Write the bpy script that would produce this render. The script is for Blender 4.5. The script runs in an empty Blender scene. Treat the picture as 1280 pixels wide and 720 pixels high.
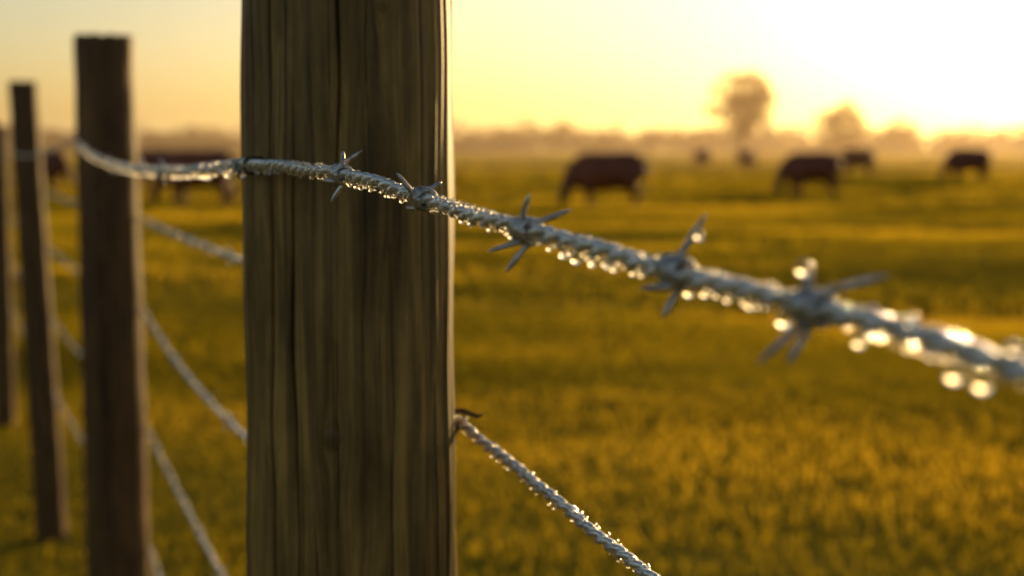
import bpy, math, random
import numpy as np
from mathutils import Vector, noise as mnoise

random.seed(7); rng=np.random.default_rng(7)
scene=bpy.context.scene
CAMZ=1.42

# ------------------------------------------------------------------ helpers
class MB:
    def __init__(s): s.v=[]; s.f=[]; s.n=0
    def add(s,verts,faces):
        verts=np.asarray(verts,float); s.v.append(verts)
        for f in faces: s.f.append(tuple(i+s.n for i in f))
        s.n+=len(verts)
    def mesh(s,name,smooth=True):
        me=bpy.data.meshes.new(name)
        me.from_pydata(np.concatenate(s.v).tolist(),[],s.f)
        if smooth: me.polygons.foreach_set('use_smooth',[True]*len(me.polygons))
        me.update(); return me
def obj(name,me,mat=None,parent=None,loc=None):
    o=bpy.data.objects.new(name,me); scene.collection.objects.link(o)
    if mat is not None and me is not None: me.materials.append(mat)
    if parent: o.parent=parent
    if loc: o.location=loc
    return o

def tube(mb,pts,radii,sides=8,cap=True,ref=(0,0,1)):
    """radii: list of scalar or (rw,rh); ring perpendicular to the path"""
    P=np.asarray(pts,float); n=len(P)
    T=np.gradient(P,axis=0); T/=np.linalg.norm(T,axis=1)[:,None]+1e-12
    ref=np.asarray(ref,float)
    A=np.cross(T,ref); ln=np.linalg.norm(A,axis=1)
    bad=ln<0.05
    A[bad]=np.cross(T[bad],[1,0.01,0]) if bad.any() else A[bad]
    A/=np.linalg.norm(A,axis=1)[:,None]
    B=np.cross(A,T)
    R=np.array([(r,r) if np.isscalar(r) else r for r in radii],float)
    a=np.linspace(0,2*np.pi,sides,endpoint=False)
    V=(P[:,None,:]+A[:,None,:]*(np.cos(a)[None,:,None]*R[:,0][:,None,None])
       +B[:,None,:]*(np.sin(a)[None,:,None]*R[:,1][:,None,None])).reshape(-1,3)
    F=[]
    for i in range(n-1):
        for j in range(sides):
            k=(j+1)%sides
            F.append((i*sides+j,i*sides+k,(i+1)*sides+k,(i+1)*sides+j))
    if cap:
        F.append(tuple(range(sides))[::-1]); F.append(tuple((n-1)*sides+j for j in range(sides)))
    mb.add(V,F)

def ico(sub=1):
    import bmesh
    bm=bmesh.new(); bmesh.ops.create_icosphere(bm,subdivisions=sub,radius=1)
    v=np.array([x.co[:] for x in bm.verts]); f=[tuple(q.index for q in p.verts) for p in bm.faces]
    bm.free(); return v,f
ICO1=ico(1); ICO2=ico(2); ICO3=ico(3)

def newmat(name):
    m=bpy.data.materials.new(name); m.use_nodes=True
    nt=m.node_tree; nt.nodes.clear()
    out=nt.nodes.new('ShaderNodeOutputMaterial')
    return m,nt,out
def N(nt,t,**kw):
    n=nt.nodes.new(t)
    for k,v in kw.items():
        if k in n.inputs: n.inputs[k].default_value=v
        else: setattr(n,k,v)
    return n
def ramp(nt,stops):
    r=nt.nodes.new('ShaderNodeValToRGB'); e=r.color_ramp.elements
    while len(e)<len(stops): e.new(0.5)
    for el,(p,c) in zip(e,stops):
        el.position=p; el.color=(*c,1)
    return r

# ------------------------------------------------------------------ terrain
def terrain(x,y):
    x=np.asarray(x,float); y=np.asarray(y,float)
    z=(0.035*np.sin(x*0.55+0.8*np.sin(y*0.31))*np.sin(y*0.83+1.3)
      +0.03*np.sin(x*0.23-y*0.41+2)+0.025*np.sin(x*1.1+y*0.6)*np.cos(y*1.7-x*0.4)
      +0.03*np.sin(x*0.09+0.5)*np.sin(y*0.11))
    d=np.hypot(x,y)
    return z*np.clip((220-d)/160,0,1)

# ------------------------------------------------------------------ materials
def mat_wood(name,dark,light,rough=0.62):
    m,nt,out=newmat(name); L=nt.links.new
    at=N(nt,'ShaderNodeAttribute'); at.attribute_name='gcoord'
    kn=N(nt,'ShaderNodeAttribute'); kn.attribute_name='knot'
    mp=N(nt,'ShaderNodeMapping'); mp.inputs['Scale'].default_value=(300,9,1); L(at.outputs['Vector'],mp.inputs['Vector'])
    n1=N(nt,'ShaderNodeTexNoise',Scale=1.0,Detail=6.0,Roughness=0.7); L(mp.outputs[0],n1.inputs['Vector'])
    mp2=N(nt,'ShaderNodeMapping'); mp2.inputs['Scale'].default_value=(62,3.2,1); L(at.outputs['Vector'],mp2.inputs['Vector'])
    n2=N(nt,'ShaderNodeTexNoise',Scale=1.0,Detail=3.0,Roughness=0.5,Distortion=1.2); L(mp2.outputs[0],n2.inputs['Vector'])
    mp3=N(nt,'ShaderNodeMapping'); mp3.inputs['Scale'].default_value=(20,7,1); L(at.outputs['Vector'],mp3.inputs['Vector'])
    n3=N(nt,'ShaderNodeTexNoise',Scale=1.0,Detail=6.0,Roughness=0.7); L(mp3.outputs[0],n3.inputs['Vector'])
    a=N(nt,'ShaderNodeMath',operation='MULTIPLY_ADD'); L(n1.outputs[0],a.inputs[0]); a.inputs[1].default_value=0.28
    b=N(nt,'ShaderNodeMath',operation='MULTIPLY_ADD'); L(n2.outputs[0],b.inputs[0]); b.inputs[1].default_value=0.36; L(b.outputs[0],a.inputs[2])
    c=N(nt,'ShaderNodeMath',operation='MULTIPLY'); L(n3.outputs[0],c.inputs[0]); c.inputs[1].default_value=0.40; L(c.outputs[0],b.inputs[2])
    r=ramp(nt,[(0.41,dark),(0.52,tuple((d+l)/2.4 for d,l in zip(dark,light))),(0.63,light)]); L(a.outputs[0],r.inputs[0])
    kmix=N(nt,'ShaderNodeMixRGB',blend_type='MULTIPLY'); L(kn.outputs['Fac'],kmix.inputs[0]); L(r.outputs[0],kmix.inputs[1]); kmix.inputs[2].default_value=(0.14,0.10,0.075,1)
    bs=N(nt,'ShaderNodeBsdfPrincipled',Roughness=rough); bs.inputs['Specular IOR Level'].default_value=0.32
    L(kmix.outputs[0],bs.inputs['Base Color'])
    bp=N(nt,'ShaderNodeBump',Strength=0.8,Distance=0.002); L(a.outputs[0],bp.inputs['Height']); L(bp.outputs[0],bs.inputs['Normal'])
    L(bs.outputs[0],out.inputs[0]); return m
wood=mat_wood('weathered_pine',(0.065,0.037,0.010),(0.40,0.245,0.072),0.55)
wood_dark=mat_wood('old_pine',(0.06,0.027,0.009),(0.20,0.096,0.032))

def mat_wire():
    m,nt,out=newmat('galvanised_wire'); L=nt.links.new
    tc=N(nt,'ShaderNodeTexCoord'); n=N(nt,'ShaderNodeTexNoise',Scale=420.0,Detail=3.0); L(tc.outputs['Object'],n.inputs['Vector'])
    r=ramp(nt,[(0.3,(0.47,0.46,0.47)),(0.5,(0.8,0.79,0.8)),(0.7,(0.95,0.94,0.93))]); L(n.outputs[0],r.inputs[0])
    bs=N(nt,'ShaderNodeBsdfPrincipled',Metallic=0.72,Roughness=0.22); L(r.outputs[0],bs.inputs['Base Color'])
    bp=N(nt,'ShaderNodeBump',Strength=0.7,Distance=0.0010); L(n.outputs[0],bp.inputs['Height']); L(bp.outputs[0],bs.inputs['Normal'])
    L(bs.outputs[0],out.inputs[0]); return m
wire_mat=mat_wire()
def mat_simple(name,c1,c2,scale,rough,metal=0.0):
    m,nt,out=newmat(name); L=nt.links.new
    tc=N(nt,'ShaderNodeTexCoord'); n=N(nt,'ShaderNodeTexNoise',Scale=scale,Detail=4.0); L(tc.outputs['Object'],n.inputs['Vector'])
    r=ramp(nt,[(0.35,c1),(0.65,c2)]); L(n.outputs[0],r.inputs[0])
    bs=N(nt,'ShaderNodeBsdfPrincipled',Metallic=metal,Roughness=rough); L(r.outputs[0],bs.inputs['Base Color'])
    L(bs.outputs[0],out.inputs[0]); return m
barb_mat=mat_simple('weathered_barb_steel',(0.28,0.26,0.26),(0.62,0.59,0.58),300,0.28,0.7)
rust=mat_simple('rusty_steel',(0.03,0.018,0.012),(0.09,0.05,0.03),250,0.7,0.3)
hide=mat_simple('cow_hide',(0.13,0.028,0.007),(0.24,0.056,0.014),3,0.6)
bark=mat_simple('bark',(0.05,0.034,0.02),(0.11,0.07,0.045),3,0.9)
def mat_water():
    m,nt,out=newmat('dew_water'); L=nt.links.new
    bs=N(nt,'ShaderNodeBsdfPrincipled',Roughness=0.09,IOR=1.33); bs.inputs['Transmission Weight'].default_value=1.0
    bs.inputs['Base Color'].default_value=(1,1,1,1)
    L(bs.outputs[0],out.inputs[0]); return m
water=mat_water()
def mat_leafy(name,c1,c2,c3,scale,transl,tcol,xs=1.0,lo=.36,hi=.64):
    m,nt,out=newmat(name); L=nt.links.new
    ge=N(nt,'ShaderNodeNewGeometry')
    mp=N(nt,'ShaderNodeMapping'); mp.inputs['Scale'].default_value=(xs,1,1); L(ge.outputs['Position'],mp.inputs['Vector'])
    n=N(nt,'ShaderNodeTexNoise',Scale=scale,Detail=4.0,Roughness=0.5); L(mp.outputs[0],n.inputs['Vector'])
    r=ramp(nt,[(lo,c1),(0.5,c2),(hi,c3)]); L(n.outputs[0],r.inputs[0])
    df=N(nt,'ShaderNodeBsdfDiffuse'); L(r.outputs[0],df.inputs[0])
    tm=N(nt,'ShaderNodeMixRGB',blend_type='MULTIPLY'); tm.inputs[0].default_value=1; L(r.outputs[0],tm.inputs[1]); tm.inputs[2].default_value=(*tcol,1)
    tr=N(nt,'ShaderNodeBsdfTranslucent'); L(tm.outputs[0],tr.inputs[0])
    mx=N(nt,'ShaderNodeMixShader'); mx.inputs[0].default_value=transl; L(df.outputs[0],mx.inputs[1]); L(tr.outputs[0],mx.inputs[2])
    L(mx.outputs[0],out.inputs[0]); return m
grass_mat=mat_leafy('grass_blades',(0.085,0.078,0.007),(0.29,0.238,0.018),(0.55,0.40,0.035),0.24,0.65,(1.6,1.38,0.7),0.4,.38,.60)
leaf_mat=mat_leafy('autumn_foliage',(0.05,0.03,0.013),(0.11,0.055,0.02),(0.16,0.08,0.028),0.5,0.35,(1.3,1.0,0.7))
line_mat=mat_leafy('distant_foliage',(0.07,0.04,0.026),(0.11,0.062,0.04),(0.15,0.08,0.05),0.05,0.4,(1.2,1,0.8))
def mat_ground():
    m,nt,out=newmat('pasture_ground'); L=nt.links.new
    ge=N(nt,'ShaderNodeNewGeometry')
    mp=N(nt,'ShaderNodeMapping'); mp.inputs['Scale'].default_value=(0.5,1,1); L(ge.outputs['Position'],mp.inputs['Vector'])
    n=N(nt,'ShaderNodeTexNoise',Scale=0.3,Detail=8.0,Roughness=0.65); L(mp.outputs[0],n.inputs['Vector'])
    r=ramp(nt,[(0.35,(0.08,0.07,0.009)),(0.52,(0.20,0.155,0.016)),(0.68,(0.36,0.25,0.03))]); L(n.outputs[0],r.inputs[0])
    n2=N(nt,'ShaderNodeTexNoise',Scale=14.0,Detail=5.0); L(ge.outputs['Position'],n2.inputs['Vector'])
    bp=N(nt,'ShaderNodeBump',Strength=1.0,Distance=0.12); L(n2.outputs[0],bp.inputs['Height'])
    df=N(nt,'ShaderNodeBsdfDiffuse'); L(r.outputs[0],df.inputs[0]); L(bp.outputs[0],df.inputs['Normal'])
    L(df.outputs[0],out.inputs[0]); return m
ground_mat=mat_ground()

# ------------------------------------------------------------------ ground sheet
def axis(lim,fine,step0):
    a=[0.0]; s=step0
    while a[-1]<lim:
        a.append(a[-1]+s)
        if a[-1]>fine: s*=1.09
    return np.array(a)
ax=axis(3500,30,0.35); xs=np.concatenate([-ax[:0:-1],ax])
ys=np.concatenate([-axis(200,8,0.5)[:0:-1],axis(3500,60,0.35)])
X,Y=np.meshgrid(xs,ys); Z=terrain(X,Y)
V=np.stack([X,Y,Z],-1).reshape(-1,3); nx=len(xs); ny=len(ys)
i,j=np.meshgrid(np.arange(ny-1),np.arange(nx-1),indexing='ij'); b=(i*nx+j).ravel()
F=np.stack([b,b+1,b+nx+1,b+nx],-1)
me=bpy.data.meshes.new('ground'); me.from_pydata(V.tolist(),[],F.tolist()); me.polygons.foreach_set('use_smooth',[True]*len(F))
obj('pasture_ground',me,ground_mat)

# ------------------------------------------------------------------ grass (one mesh)
def grass(bands):
    VV=[];loops=[];off=0
    for (y0,y1,n,w,h,ncl,sp) in bands:
        nt_=n//ncl
        y=np.sqrt(rng.uniform(0,1,nt_)*(y1**2-y0**2)+y0**2) if y0>0 else rng.uniform(y0,y1,nt_)
        half=0.46*np.abs(y)+2.2
        x=rng.uniform(-1,1,nt_)*half
        pn=np.sin(x*0.5+1.7*np.sin(y*0.5))+np.sin(y*0.7+1.1*np.sin(x*0.27+2))+0.8*np.sin(x*0.21-y*0.13)
        hs=h*(0.78+0.2*pn)*rng.uniform(0.75,1.25,nt_); hs=np.clip(hs,0.3*h,2*h)
        x=np.repeat(x,ncl)+rng.normal(0,w*sp,nt_*ncl); y=np.repeat(y,ncl)+rng.normal(0,w*sp,nt_*ncl)
        H=np.repeat(hs,ncl)*rng.uniform(0.5,1.15,nt_*ncl)
        z=terrain(x,y)-0.005
        a=rng.uniform(0,2*np.pi,len(x)); dx=np.cos(a);dy=np.sin(a)
        l=rng.uniform(0.05,0.85,len(x))*H; b2=rng.uniform(0,2*np.pi,len(x))
        lx=np.cos(b2)*l; ly=np.sin(b2)*l
        W=w*rng.uniform(0.6,1.4,len(x))
        p0=np.stack([x-dx*W/2,y-dy*W/2,z],-1);p1=np.stack([x+dx*W/2,y+dy*W/2,z],-1)
        p2=np.stack([x+dx*W*.4+lx*.35,y+dy*W*.4+ly*.35,z+H*.55],-1);p3=np.stack([x-dx*W*.4+lx*.35,y-dy*W*.4+ly*.35,z+H*.55],-1)
        p4=np.stack([x+lx,y+ly,z+H],-1)
        VV.append(np.stack([p0,p1,p2,p3,p4],1).reshape(-1,3))
        base=off+np.arange(len(x))*5
        loops.append(np.stack([base,base+1,base+2, base,base+2,base+3, base+3,base+2,base+4],-1).ravel())
        off+=len(x)*5
    V=np.concatenate(VV); Lp=np.concatenate(loops)
    me=bpy.data.meshes.new('grass'); me.vertices.add(len(V)); me.vertices.foreach_set('co',V.ravel())
    me.loops.add(len(Lp)); me.loops.foreach_set('vertex_index',Lp)
    nf=len(Lp)//3; me.polygons.add(nf); me.polygons.foreach_set('loop_start',np.arange(nf)*3); me.polygons.foreach_set('loop_total',np.full(nf,3))
    me.update(calc_edges=True); return me
gm=grass([(-3,3.5,14000,0.006,0.08,7,3),(3.5,12,130000,0.006,0.068,4,10),(12,35,100000,0.013,0.09,4,9),(35,90,60000,0.035,0.12,4,6),(90,240,40000,0.12,0.15,4,5),(240,600,30000,0.35,0.25,3,4)])
obj('grass',gm,grass_mat)

# ------------------------------------------------------------------ fence posts
def make_post(name,cx,cy,topz,r_top,r_bot,mat,seed,na=64,zs=None,cracks=(),knots=(),lean=(0,0)):
    r=np.random.default_rng(seed)
    if zs is None: zs=np.linspace(-0.15,topz,60)
    nz=len(zs); th=np.linspace(-np.pi,np.pi,na+1)   # duplicate seam at the back; theta=0 faces -Y
    TH,ZZ=np.meshgrid(th,zs)
    wob=0.012*np.sin(ZZ*5+seed)+0.01*np.sin(ZZ*13+2*seed)
    t=(ZZ-zs[0])/(topz-zs[0]); R=r_bot+(r_top-r_bot)*t
    d=0.022*np.cos(2*TH+0.5+seed)+0.02*np.cos(4*TH+0.3)+0.012*np.cos(3*TH+1+seed+ZZ*0.6)
    rr=R*(1+d)+0.0006*np.sin(ZZ*21+TH*2)+0.0004*np.sin(ZZ*47-TH*5+1)
    for k in range(22):  # long shallow grooves following the grain
        m=int(r.integers(9,70)); 
        ph=r.uniform(0,6.28); am=r.uniform(0.0001,0.0005)*20/m**0.7/2.8
        rr=rr+am*np.cos(m*(TH+wob)+ph+0.9*np.sin(ZZ*r.uniform(1,7)+ph))*(0.6+0.5*np.sin(ZZ*r.uniform(2,9)+ph*3))
    u=TH*0.06+wob*0.06+0.0035*np.sin(ZZ*8+TH*4+seed)*np.exp(-((TH-0.2)/0.5)**2)+0.0012*np.sin(ZZ*27+TH*9)
    knot=np.zeros_like(TH)
    for (kt,kz,kr) in knots:
        du=(TH-kt)*0.06; dz=(ZZ-kz)
        e=np.exp(-(dz/(kr*3.5))**2)*np.exp(-(du/(kr*2.2))**2)
        u=u+np.sign(du)*(-kr*0.9)*e*np.clip(np.abs(du)/(kr*.7),0,1)
        kd=np.sqrt((du/kr)**2+(dz/(kr*1.3))**2)
        knot=np.maximum(knot,np.clip(1.25-kd,0,1)*0.45)
        rr=rr+0.0012*np.exp(-kd**2*0.7)-0.0008*np.exp(-((kd-1)/.15)**2)
    for (ct,z0,z1,w,dep) in cracks:
        cen=ct+0.02*np.sin(ZZ*9+ct*30)+0.012*np.sin(ZZ*31+ct*11)+0.006*np.sin(ZZ*83+ct*7)+0.05*(ZZ-CAMZ)*np.sin(ct*40)
        zz=np.clip((ZZ-z0)/(z1-z0),0,1); env=np.clip(np.sin(np.pi*zz),0,1)**0.5*((ZZ>z0)&(ZZ<z1))
        g=np.exp(-((TH-cen)/(w*(0.5+0.5*env)+1e-4))**2)*env
        rr=rr-dep*g; knot=np.maximum(knot,g*0.95)
    Xc=cx+lean[0]*(ZZ-CAMZ)+rr*np.sin(TH); Yc=cy+lean[1]*(ZZ-CAMZ)-rr*np.cos(TH)
    V=np.stack([Xc,Yc,ZZ],-1).reshape(-1,3); w_=na+1
    i,j=np.meshgrid(np.arange(nz-1),np.arange(na),indexing='ij'); b=(i*w_+j).ravel()
    F=np.stack([b,b+1,b+w_+1,b+w_],-1).tolist()
    top=[(nz-1)*w_+k for k in range(na)]
    n0=len(V); C=np.array([cx+lean[0]*(topz-CAMZ),cy+lean[1]*(topz-CAMZ),topz])
    ring=V[top].copy(); ring=C+(ring-C)*0.95; ring[:,2]=topz+0.004+0.002*np.sin(np.arange(na)*.7)
    V=np.concatenate([V,ring,[C+np.array([0,0,0.004])]])
    for k in range(na):
        k2=(k+1)%na
        F.append((top[k],top[k2] if k2 else top[0],n0+k2,n0+k)); F.append((n0+k,n0+k2,n0+na))
    me=bpy.data.meshes.new(name); me.from_pydata(V.tolist(),[],F); me.polygons.foreach_set('use_smooth',[True]*len(F))
    g=np.zeros((len(V),3)); g[:nz*w_,0]=u.ravel(); g[:nz*w_,1]=ZZ.ravel()
    g[nz*w_:,0]=V[nz*w_:,0]; g[nz*w_:,1]=V[nz*w_:,1]*10; g[:,2]=seed*3.1
    at=me.attributes.new('gcoord','FLOAT_VECTOR','POINT'); at.data.foreach_set('vector',g.ravel())
    kk=np.zeros(len(V)); kk[:nz*w_]=knot.ravel()
    at=me.attributes.new('knot','FLOAT','POINT'); at.data.foreach_set('value',kk)
    me.update(); return obj(name,me,mat)

zs=np.concatenate([np.linspace(-0.2,0.95,60)[:-1],np.linspace(0.95,1.58,420),np.linspace(1.58,1.66,20)[1:]])
P1=(-0.0975,0.855)
cr=[(0.0,1.38,1.70,0.012,0.006),(-0.02,1.16,1.33,0.007,0.0018),(-0.46,0.9,1.46,0.014,0.0045),(-0.80,1.0,1.64,0.024,0.006),(-0.58,1.3,1.62,0.009,0.003),
    (0.50,1.0,1.40,0.008,0.0022),(0.30,1.40,1.6,0.006,0.0012),(0.86,1.25,1.66,0.009,0.0022),(-0.25,1.02,1.22,0.008,0.0022),(1.05,0.9,1.33,0.012,0.003),(-1.1,1.2,1.6,0.02,0.003),
    (2.4,0.3,1.6,0.03,0.01)]
for _ in range(16):
    a=random.uniform(-1.2,1.3); z=random.uniform(1.05,1.5); cr.append((a,z,z+random.uniform(.05,.18),random.uniform(.004,.007),random.uniform(.0006,.0014)))
post1=make_post('wooden_fence_post',P1[0],P1[1],1.66,0.0585,0.067,wood,3,na=560,zs=zs,cracks=cr,
   knots=[(-0.08,1.255,0.0055),(0.45,1.50,0.004),(1.9,1.2,0.009)])
posts_xy=[(0.955,-1.24),P1,(-0.865,3.05),(-1.765,5.2),(-2.66,7.4),(-3.5,9.6),(-4.35,11.8),(-5.2,14.0)]
tops=[1.66,None,1.652,1.655,1.53,1.60,1.62,1.6]
rad=[0.06,None,0.061,0.048,0.044,0.05,0.05,0.05]
for k,(x,y) in enumerate(posts_xy):
    if k==1: continue
    make_post('wooden_fence_post',x,y,tops[k],rad[k],rad[k]*1.17,wood_dark,11+k,na=96,zs=np.linspace(-0.2,tops[k],160),
      cracks=[(random.uniform(-2.5,2.5),random.uniform(0,.8),random.uniform(1.1,1.7),0.03,0.008) for _ in range(6)],
      knots=[(random.uniform(-1.5,1.5),random.uniform(.3,1.5),0.009)],lean=({3:-.03,4:.01}.get(k,0.0),0))

# ------------------------------------------------------------------ barbed wire
PITCH=0.0225; SR=0.00172; HR=0.0015
def strand_span(mb,path,hi=True,sr=SR):
    """path: dense Nx3; builds the two twisted strands"""
    P=np.asarray(path); seg=np.linalg.norm(np.diff(P,axis=0),axis=1); S=np.concatenate([[0],np.cumsum(seg)])
    ds=PITCH/(16 if hi else 8); n=int(S[-1]/ds)+2; s=np.linspace(0,S[-1],n)
    Q=np.stack([np.interp(s,S,P[:,k]) for k in range(3)],-1)
    T=np.gradient(Q,axis=0); T/=np.linalg.norm(T,axis=1)[:,None]
    A=np.cross(T,[0,0,1]); A/=np.linalg.norm(A,axis=1)[:,None]; B=np.cross(A,T)
    ph=2*np.pi*s/PITCH+0.6*np.sin(s*23)+0.4*np.sin(s*61)
    Q=Q+B*(0.0006*np.sin(s*37)+0.0004*np.sin(s*91+1))[:,None]
    for k in (0,np.pi):
        C=Q+HR*(np.cos(ph+k)[:,None]*A+np.sin(ph+k)[:,None]*B)
        tube(mb,C,list(sr*(1+0.07*np.sin(s*311+k)+0.06*np.sin(s*733+2*k))),sides=10 if hi else 5)
    return Q
def sagspan(p,q,sag,n=60):
    t=np.linspace(0,1,n)[:,None]; p=np.array(p);q=np.array(q)
    r=p+(q-p)*t; r[:,2]-=(sag*4*t*(1-t))[:,0]; return r

def barb(mbb,c,T,spikes,coil=0.0040,wr=0.00112,turns=2.6,length=0.0085):
    c=np.array(c); T=np.array(T)/np.linalg.norm(T)
    A=np.cross(T,[0,0,1]); A/=np.linalg.norm(A); B=np.cross(A,T)
    for off in (0,np.pi*0.9):
        t=np.linspace(0,1,44); a=t*turns*2*np.pi+off
        C=c+(t-0.5)[:,None]*length*T+coil*(np.cos(a)[:,None]*A+np.sin(a)[:,None]*B)
        tube(mbb,C,[wr*1.08]*44,sides=8)
    for k,(d,l) in enumerate(spikes):
        l=l*1.14
        d=np.array(d,float); d/=np.linalg.norm(d)
        perp=d-np.dot(d,T)*T; perp/=np.linalg.norm(perp)+1e-9
        side=np.cross(T,perp)
        o=c+T*length*random.uniform(-0.35,0.35)
        s0=o+perp*coil*0.5+side*coil*0.8
        s1=o+perp*coil*1.3+side*coil*0.35
        tip=c+d*l
        pts=[s0,s1,s1+(tip-s1)*0.35,s1+(tip-s1)*0.65,s1+(tip-s1)*0.84,tip]
        tube(mbb,pts,[wr,wr,wr*.97,wr*.92,wr*0.62,wr*0.06],sides=8)
def droplets(mb,pts,rs,ball=ICO2,hang=0.25):
    v,f=ball
    for p,r in zip(pts,rs):
        w=v.copy(); w[:,2]=np.where(w[:,2]>0,w[:,2]*(1+hang),w[:,2])
        mb.add(w*r+np.array(p),f)

D=np.array([0.447,-0.894]); L0=np.array([-0.1565,0.83])
sv=np.linspace(0,2.35,470)
hk=[(0,-.0100),(.08,-.0098),(.166,-.0118),(.22,-.0165),(.273,-.0215),(.357,-.0290),(.457,-.0366),(.521,-.0405),(.59,-.0470),(.8,-.064),(1.2,-.075),(2.35,-.01)]
hh=np.interp(sv,[a for a,_ in hk],[b for _,b in hk]); ker=np.exp(-np.linspace(-2,2,21)**2); ker/=ker.sum()
hh=np.convolve(np.pad(hh,10,mode='edge'),ker,mode='valid')
def topP(s): return np.array([L0[0]+D[0]*s,L0[1]+D[1]*s,CAMZ+np.interp(s,sv,hh)])
near=np.stack([L0[0]+D[0]*sv,L0[1]+D[1]*sv,CAMZ+hh],-1)
top_wire=bpy.data.objects.new('barbed_wire',None); scene.collection.objects.link(top_wire)
mb=MB(); strand_span(mb,near[:280],True); strand_span(mb,near[279:],False)
att=[np.array([L0[0],L0[1],CAMZ-.010])]
hts=[.017,-.02,-.03,-.03,-.03,-.03]
for (x,y),h,r in zip(posts_xy[2:],hts,rad[2:]):
    att.append(np.array([x-0.94*(r+.005),y-0.34*(r+.005),CAMZ+h]))
strand_span(mb,sagspan(att[0],att[1],0.024),True)
for k in range(1,len(att)-1): strand_span(mb,sagspan(att[k],att[k+1],0.02),False)
obj('strands',mb.mesh('strands'),wire_mat,top_wire)
mbb=MB(); Td=(D[0],D[1],-0.06)
barbs=[(0.168,[((0.55,0.1,0.62),.0135),((-0.35,-.1,-0.95),.013),((0.05,0.3,0.9),.0105),((-0.8,0.2,-0.25),.009)]),
       (0.268,[((-0.75,-.2,0.75),.014),((0.6,0.3,0.55),.0095),((0.7,-.2,-.3),.010),((-.5,.2,-.25),.008)]),
       (0.362,[((0.9,0.1,0.42),.0155),((-0.85,-0.15,-0.45),.0142),((0.05,-0.3,0.85),.0125),((-0.45,-.2,-0.85),.0150)]),
       (0.459,[((0.48,0.25,0.88),.0178),((-0.3,-.25,-0.9),.0130),((-0.75,.1,-0.35),.0105),((-.5,.3,.3),.008)]),
       (0.523,[((0.9,-0.1,0.42),.0185),((-0.8,-.2,-0.75),.0182),((-0.02,0.3,0.9),.0110),((-0.45,-.3,-0.85),.0145)]),
       (0.655,[((0.7,0.2,0.6),.014),((-0.6,-.2,-0.7),.014),((-.3,.3,.8),.013),((.4,-.2,-.8),.013)])]
for s,sp in barbs: barb(mbb,topP(s),Td,sp)
for t in np.arange(0.2,1,0.1):
    c=sagspan(att[0],att[1],0.024,200)[int(t*199)]
    barb(mbb,c,att[1]-att[0],[((random.uniform(-1,1),.3,random.uniform(.2,1)),.012),((random.uniform(-1,1),-.3,-random.uniform(.2,1)),.012)])
obj('barbs',mbb.mesh('barbs'),barb_mat,top_wire)
# dew
md=MB(); pts=[];rs=[]
for _ in range(3800):
    s=random.uniform(0.0,0.9)
    a=random.uniform(0,2*math.pi); rr=random.uniform(0.0027,0.0034)
    A=np.array([-D[1],D[0],0]); c=topP(s)+A*math.cos(a)*rr+np.array([0,0,1])*math.sin(a)*rr
    pts.append(c); rs.append(0.00022+0.0008*random.random()**2)
for _ in range(1700):
    t=random.uniform(0,1)**1.6; c=att[0]+(att[1]-att[0])*t; c[2]-=0.024*4*t*(1-t)
    a=random.uniform(0,2*math.pi); rr=0.0034
    pts.append(c+np.array([.94,.34,0])*math.cos(a)*rr+np.array([0,0,1])*math.sin(a)*rr); rs.append(random.uniform(.0004,.0019))
droplets(md,pts,rs,ICO1,0)
pts=[];rs=[]
for _ in range(75):
    s=random.uniform(0.02,0.5); r=random.uniform(0.0006,0.0014)
    pts.append(topP(s)+np.array([0,0,-0.003-r*0.75])); rs.append(r)
for s,r in [(0.389,.0016),(0.398,.0019),(0.409,.0015),(0.423,.0012),(0.466,.0018),(0.511,.0024),(0.541,.0018),(0.5735,.0024),(0.582,.0024),(0.64,.002)]:
    pts.append(topP(s)+np.array([0,0,-0.0034-r*0.85])); rs.append(r)
for s,r,dz in [(0.56,.0016,.0040),(0.546,.0014,.0036),(0.591,.0024,.0030),(0.5195,.0020,.0095),(0.472,.0015,.0125)]:
    pts.append(topP(s)+np.array([-.001,-0.002,dz])); rs.append(r)
for _ in range(90):
    t=random.uniform(0,.9); c=att[0]+(att[1]-att[0])*t; c[2]-=0.024*4*t*(1-t); r=random.uniform(.0012,.0028)
    pts.append(c+np.array([0,0,-.0035-r*.7])); rs.append(r)
droplets(md,pts,rs,ICO3,0.3)
obj('dew_droplets',md.mesh('dew'),water,top_wire)

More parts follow.
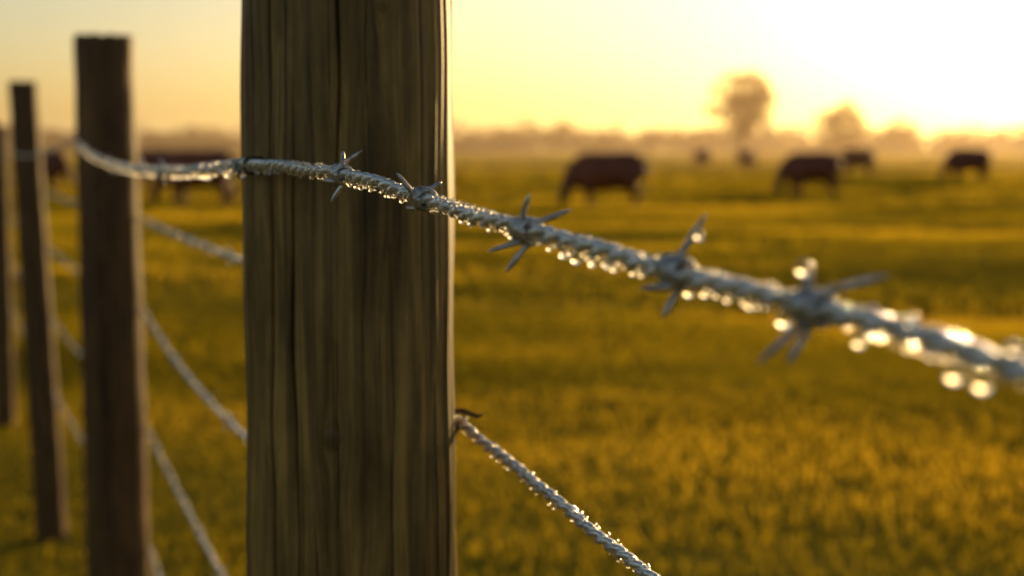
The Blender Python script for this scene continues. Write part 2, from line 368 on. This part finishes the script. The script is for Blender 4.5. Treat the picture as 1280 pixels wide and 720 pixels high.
def farside(k,h,g=0.005):
    x,y=posts_xy[k]; r=(0.062 if k==1 else rad[k]*1.03)
    return np.array([x+0.94*(r+g),y+0.34*(r+g),CAMZ+h])
def backside(h,ang=55):
    a=math.radians(ang); return np.array([P1[0]+math.cos(a)*0.067,P1[1]+math.sin(a)*0.067,CAMZ+h])
lower=[
  ([None,-.108,-.152,-.16,-.17,-.17,-.17],0.008),
  ([-.26,-.169,-.35,-.35,-.36,-.36,-.36],0.02),
  ([-.56,-.56,-.61,-.61,-.61,-.61,-.61],0.012),
  ([-.86,-.85,-.88,-.88,-.88,-.88,-.88],0.012)]
for wi,(H,sg) in enumerate(lower):
    w=bpy.data.objects.new('barbed_wire',None); scene.collection.objects.link(w)
    mb=MB(); mbb=MB(); md=MB(); pts=[];rs=[]
    for k in range(6):
        if H[k] is None: continue
        a=farside(k,H[k]); b=farside(k+1,H[k+1]); s_=sg
        if wi==0 and k==1: a=backside(-.108)
        if wi==1 and k==1: a=backside(-.27,65); s_=0.042
        if wi==1 and k==0: s_=0.085
        path=sagspan(a,b,s_,80)
        if wi==1 and k==1:  # the wire is led round the back of the post
            tt=np.linspace(0,1,24); strand_span(mb,np.array([backside(-.169-.101*t,20+45*t) for t in tt]),hi=False)
        strand_span(mb,path,hi=(k<2 and wi<2),sr=SR*1.15)
        for t in np.arange(0.1,0.95,0.1):
            c=path[int(t*79)]
            if wi==1 and k==0 and t>0.72: continue
            if k==1 and t<0.35: continue
            barb(mbb,c,b-a,[((random.uniform(-1,1),.3,random.uniform(.2,1)),.012),((random.uniform(-1,1),-.3,-random.uniform(.2,1)),.012),((random.uniform(-1,1),.3,random.uniform(-1,1)),.011)])
        if k<2:
            for _ in range(1600):
                t=random.uniform(0,1) if k==0 else random.uniform(0.08,1); c=path[int(t*79)]+(path[min(79,int(t*79)+1)]-path[int(t*79)])*random.random()
                an=random.uniform(0,6.28); pts.append(c+np.array([.94,.34,0])*math.cos(an)*.0034+np.array([0,0,1])*math.sin(an)*.0034); rs.append(random.uniform(.0003,.0014))
    obj('strands',mb.mesh('strands'),wire_mat,w); obj('barbs',mbb.mesh('barbs'),barb_mat,w)
    droplets(md,pts,rs,ICO1,0); obj('dew_droplets',md.mesh('dew'),water,w)
    if wi==1:
        ms=MB(); c=farside(1,-.169)
        tube(ms,[c+np.array([-.022,-.022,-.004]),c+np.array([-.012,-.02,-.006]),c+np.array([0,-.012,-.005]),c+np.array([.004,-.004,.001]),c+np.array([.006,.004,.0])],[.0009,.0015,.0015,.0014,.0012],sides=8)
        tube(ms,[c+np.array([-.006,0,.004]),c+np.array([.004,-.005,.0065]),c+np.array([.013,-.006,.003]),c+np.array([.017,-.006,.0045])],[.0014,.0016,.0014,.0005],sides=8)
        tube(ms,[c+np.array([-.006,0,-.006]),c+np.array([.005,-.005,-.003]),c+np.array([.006,-.004,.005]),c+np.array([-.006,0,.007])],[.0013]*4,sides=8)
        obj('staple',ms.mesh('staple'),rust,w)
ms=MB(); c=topP(0.012)+np.array([0.001,-.001,0])
tube(ms,[c+np.array(p) for p in [(.010,.004,.0046),(-.001,-.002,.0042),(-.0027,-.0035,.0022),(-.0027,-.0035,-.0024),(-.001,-.002,-.0044),(.010,.004,-.0048)]],[.0009]*6,sides=8)
obj('staple',ms.mesh('staple'),rust,top_wire)

# ------------------------------------------------------------------ cows
def cow_mesh(grazing=True,seed=0):
    r=random.Random(seed); mb=MB()
    tube(mb,[(.90,0,1.10),(.84,0,1.06),(.68,0,1.0),(.4,0,.95),(.05,0,.89),(-.3,0,.87),(-.58,0,.89),(-.76,0,.90),(-.88,0,.90)],
         [(.08,.1),(.22,.26),(.30,.37),(.33,.42),(.37,.47),(.36,.49),(.30,.47),(.21,.38),(.09,.18)],sides=20)
    if grazing:
        neck=[(-.52,0,1.02),(-.74,0,.90),(-.90,0,.71),(-1.0,0,.52)]; head=[(-.96,0,.57),(-1.02,0,.47),(-1.09,0,.30),(-1.15,0,.14),(-1.17,0,.08)]; ez=.52;ex=-.97
    else:
        neck=[(-.55,0,1.04),(-.78,0,1.1),(-.95,0,1.17),(-1.05,0,1.22)]; head=[(-.98,0,1.25),(-1.09,0,1.22),(-1.24,0,1.12),(-1.37,0,1.02),(-1.41,0,1.0)]; ez=1.25;ex=-1.03
    tube(mb,neck,[(.22,.35),(.19,.29),(.16,.23),(.13,.17)],sides=14)
    tube(mb,head,[(.09,.1),(.145,.15),(.115,.125),(.095,.095),(.06,.06)],sides=14)
    for s in (1,-1):
        tube(mb,[(ex,.10*s,ez),(ex+.02,.2*s,ez+.01),(ex+.03,.29*s,ez-.03),(ex+.03,.32*s,ez-.05)],[(.03,.02),(.065,.025),(.05,.022),(.02,.02)],sides=8)
        st=r.uniform(-.07,.07)
        tube(mb,[(-.50,.16*s,.85),(-.5,.19*s,.62),(-.5+st*.3,.19*s,.48),(-.49+st*.6,.19*s,.35),(-.49+st,.19*s,.17),(-.5+st,.19*s,.08),(-.53+st,.19*s,0)],
             [.20,.18,.135,.1,.075,.08,.09],sides=10,ref=(0,1,0))
        st=r.uniform(-.08,.08)
        tube(mb,[(.6,.15*s,.98),(.52,.19*s,.74),(.5,.2*s,.6),(.62+st*.5,.2*s,.45),(.70+st*.7,.2*s,.37),(.66+st,.2*s,.19),(.65+st,.2*s,.08),(.61+st,.2*s,0)],
             [.27,.26,.22,.14,.11,.08,.085,.095],sides=10,ref=(0,1,0))
    tube(mb,[(.86,0,1.22),(.95,0,1.12),(.97,.02,.88),(.95,.03,.6),(.95,.03,.48),(.95,.03,.34)],[.045,.036,.03,.034,.06,.025],sides=8,ref=(0,1,0))
    tube(mb,[(.32,0,.58),(.36,0,.50),(.38,0,.45)],[.17,.14,.06],sides=10,ref=(0,1,0))
    me=mb.mesh('cow'); o=obj('tmp',me)
    m=o.modifiers.new('r','REMESH'); m.mode='VOXEL'; m.voxel_size=0.028
    m=o.modifiers.new('s','SMOOTH'); m.factor=0.5; m.iterations=5
    dg=bpy.context.evaluated_depsgraph_get(); e=bpy.data.meshes.new_from_object(o.evaluated_get(dg))
    bpy.data.objects.remove(o); e.polygons.foreach_set('use_smooth',[True]*len(e.polygons)); e.materials.clear(); e.materials.append(hide); return e
CG=[cow_mesh(True,k) for k in range(3)]; CS=cow_mesh(False,5)
def cow(x,y,rot,me,sc=1.0):
    o=bpy.data.objects.new('cow',me); scene.collection.objects.link(o)
    o.location=(x,y,float(terrain(x,y))-0.01); o.rotation_euler=(0,0,math.radians(rot)); o.scale=(sc,)*3
cow(2.30,34.0,4,CG[0],1.0)
cow(9.25,44.0,10,CG[1],1.0)
cow(17.4,72.0,14,CG[2],1.0)
cow(18.7,58.5,8,CG[0],1.0)
cow(14.0,105.0,48,CG[1],1.0)
cow(15.6,95.0,50,CS,1.0)
cow(-8.0,36.5,4,CG[2],1.04)
cow(-12.4,50.0,-8,CG[1],1.0)
cow(-16.2,49.0,170,CG[0],1.0)

# ------------------------------------------------------------------ trees
def tree(name,x,y,height,rx,rz,seed,nclump=60,nleaf=42,leafsize=0.34,clump=0.62):
    """tapered trunk, forked limbs that run out to leaf clumps spread through the crown volume"""
    r=random.Random(seed); root=bpy.data.objects.new(name,None); scene.collection.objects.link(root); root.location=(x,y,0)
    mb=MB(); cz=height-rz; fork=max(height*0.16,cz-rz*0.95)
    tr=height*0.032
    tube(mb,[(0,0,-.3),(0.03,0,.3),(-.05,.05,fork*.6),(.05,0,fork),(0.1,.1,cz)],[tr*1.6,tr*1.1,tr,tr*.9,tr*.35],sides=10,ref=(0,1,0))
    mains=[]
    for i in range(9):
        a=i*2.4+r.uniform(-.3,.3); el=r.uniform(-.1,1.2); L_=r.uniform(.5,.7)
        end=np.array([math.cos(a)*rx*L_*math.cos(el*.8),math.sin(a)*rx*L_*math.cos(el*.8),cz+rz*L_*(math.sin(el)-.3)])
        st=np.array([0.03,0,fork*r.uniform(.75,1.1)]); mid=(st+end)/2+np.array([0,0,-.06*height*r.random()])
        P=[st,mid*.6+st*.4,mid,mid*.4+end*.6,end]; tube(mb,P,[tr*.6,tr*.5,tr*.42,tr*.34,tr*.24],sides=6,ref=(0.1,1,0)); mains.append(P)
    V=[];F=[]
    for i in range(nclump):
        u=np.array([r.gauss(0,1),r.gauss(0,1),r.gauss(0,1)]); u/=np.linalg.norm(u); q=r.uniform(.03,1)**.4*r.uniform(.85,1.06)
        c=np.array([u[0]*rx*q,u[1]*rx*q,cz+u[2]*rz*q])
        c[2]+=0.25*math.sin(c[0]*1.3)
        best=min((p for P in mains for p in P[2:]),key=lambda p:np.linalg.norm(p-c))
        m_=(best+c)/2+np.array([r.uniform(-.2,.2),r.uniform(-.2,.2),r.uniform(-.3,.1)])
        tube(mb,[best,m_,c],[tr*.2,tr*.12,tr*.05],sides=4,cap=False,ref=(0.1,1,0))
        for _ in range(5):
            e=c+np.array([r.gauss(0,clump),r.gauss(0,clump),r.gauss(0,clump*.8)]); tube(mb,[m_*.3+c*.7,e],[tr*.05,tr*.02],sides=3,cap=False,ref=(0.1,1,0))
        k=clump*r.uniform(.7,1.25)
        for _ in range(int(nleaf*r.uniform(.6,1.3))):
            p=c+np.array([r.gauss(0,k),r.gauss(0,k),r.gauss(0,k*.7)])
            a=np.array([r.gauss(0,1) for _ in range(3)]); a/=np.linalg.norm(a); b=np.cross(a,[r.gauss(0,1) for _ in range(3)]); b/=np.linalg.norm(b)
            s=leafsize*r.uniform(.5,1.3); n=len(V)
            V+= [p-a*s*.5,p+b*s*.35,p+a*s*.5,p-b*s*.35]; F.append((n,n+1,n+2,n+3))
    obj('trunk_and_limbs',mb.mesh('limbs'),bark,root)
    ml=MB(); ml.add(V,F); obj('foliage',ml.mesh('foliage',False),leaf_mat,root)
tree('broadleaf_tree',33.9,210,12.6,5.4,5.0,21,nclump=130,nleaf=66,leafsize=.37,clump=.62)
tree('broadleaf_tree',56,245,9.2,4.6,3.9,4,nclump=90,nleaf=54,leafsize=.40)
tree('broadleaf_tree',78,290,7.4,4.8,3.3,9,nclump=80,nleaf=50,leafsize=.42)

ml=MB(); V=[];F=[]
r=random.Random(3)
for row,(dist,hb) in enumerate([(330,5.0),(380,6.2),(450,7.4)]):
    x=-330.0
    while x<330:
        h=hb*(1+0.28*math.sin(x*0.045+row*2)+0.18*math.sin(x*0.13+row))*r.uniform(.75,1.2); w=h*r.uniform(.5,.8)
        cx,cy=x,dist+r.uniform(-14,14)
        for _ in range(130):
            u=np.array([r.gauss(0,1) for _ in range(3)]); u/=np.linalg.norm(u); q=r.random()**.4
            c=np.array([cx+u[0]*w*q,cy+u[1]*w*q,h*.52+u[2]*h*.5*q])
            a=np.array([r.gauss(0,1) for _ in range(3)]); a/=np.linalg.norm(a); b=np.cross(a,[r.gauss(0,1) for _ in range(3)]); b/=np.linalg.norm(b)
            s=r.uniform(.7,1.6); n=len(V)
            V+=[c-a*s*.5,c+b*s*.45,c+a*s*.5,c-b*s*.45]; F.append((n,n+1,n+2,n+3))
        x+=w*r.uniform(.7,1.4)
ml.add(V,F); obj('distant_tree_line',ml.mesh('treeline',False),line_mat)

# ------------------------------------------------------------------ haze
m,nt,out=newmat('evening_haze')
vs=N(nt,'ShaderNodeVolumeScatter',Density=0.0013,Anisotropy=0.55); vs.inputs['Color'].default_value=(1,.70,.42,1)
nt.links.new(vs.outputs[0],out.inputs['Volume'])
hz=MB(); a0,a1,b0,b1,c0,c1=-500,500,62,900,-0.5,14
hz.add([(a0,b0,c0),(a1,b0,c0),(a1,b1,c0),(a0,b1,c0),(a0,b0,c1),(a1,b0,c1),(a1,b1,c1),(a0,b1,c1)],
       [(0,3,2,1),(4,5,6,7),(0,1,5,4),(1,2,6,5),(2,3,7,6),(3,0,4,7)])
obj('haze',hz.mesh('haze',False),m)

# ------------------------------------------------------------------ light
SUN_AZ=math.radians(28); SUN_EL=math.radians(6.0)
w=bpy.data.worlds.new('World'); scene.world=w; w.use_nodes=True; nt=w.node_tree
bg=nt.nodes['Background']; sky=nt.nodes.new('ShaderNodeTexSky'); sky.sky_type='NISHITA'; sky.sun_disc=False
sky.sun_elevation=SUN_EL; sky.sun_rotation=SUN_AZ; sky.dust_density=1.9; sky.air_density=0.92; sky.ozone_density=0.6
nt.links.new(sky.outputs[0],bg.inputs[0]); bg.inputs[1].default_value=0.15
sd=Vector((math.sin(SUN_AZ)*math.cos(SUN_EL),math.cos(SUN_AZ)*math.cos(SUN_EL),math.sin(SUN_EL)))
l=bpy.data.lights.new('sun','SUN'); l.energy=5; l.angle=math.radians(0.5); l.color=(1,.66,.28)
lo=bpy.data.objects.new('sun',l); scene.collection.objects.link(lo); lo.rotation_euler=(-sd).to_track_quat('-Z','Y').to_euler()

# ------------------------------------------------------------------ camera
cd=bpy.data.cameras.new('camera'); cam=bpy.data.objects.new('camera',cd); scene.collection.objects.link(cam)
cam.location=(0,0,CAMZ); cam.rotation_euler=(math.radians(90-5.62),0,0)
cd.lens=50; cd.sensor_width=36; cd.clip_start=0.01; cd.clip_end=6000
cd.dof.use_dof=True; cd.dof.focus_distance=0.64; cd.dof.aperture_fstop=6.9
scene.camera=cam
scene.view_settings.view_transform='Standard'; scene.view_settings.look='None'; scene.view_settings.exposure=0
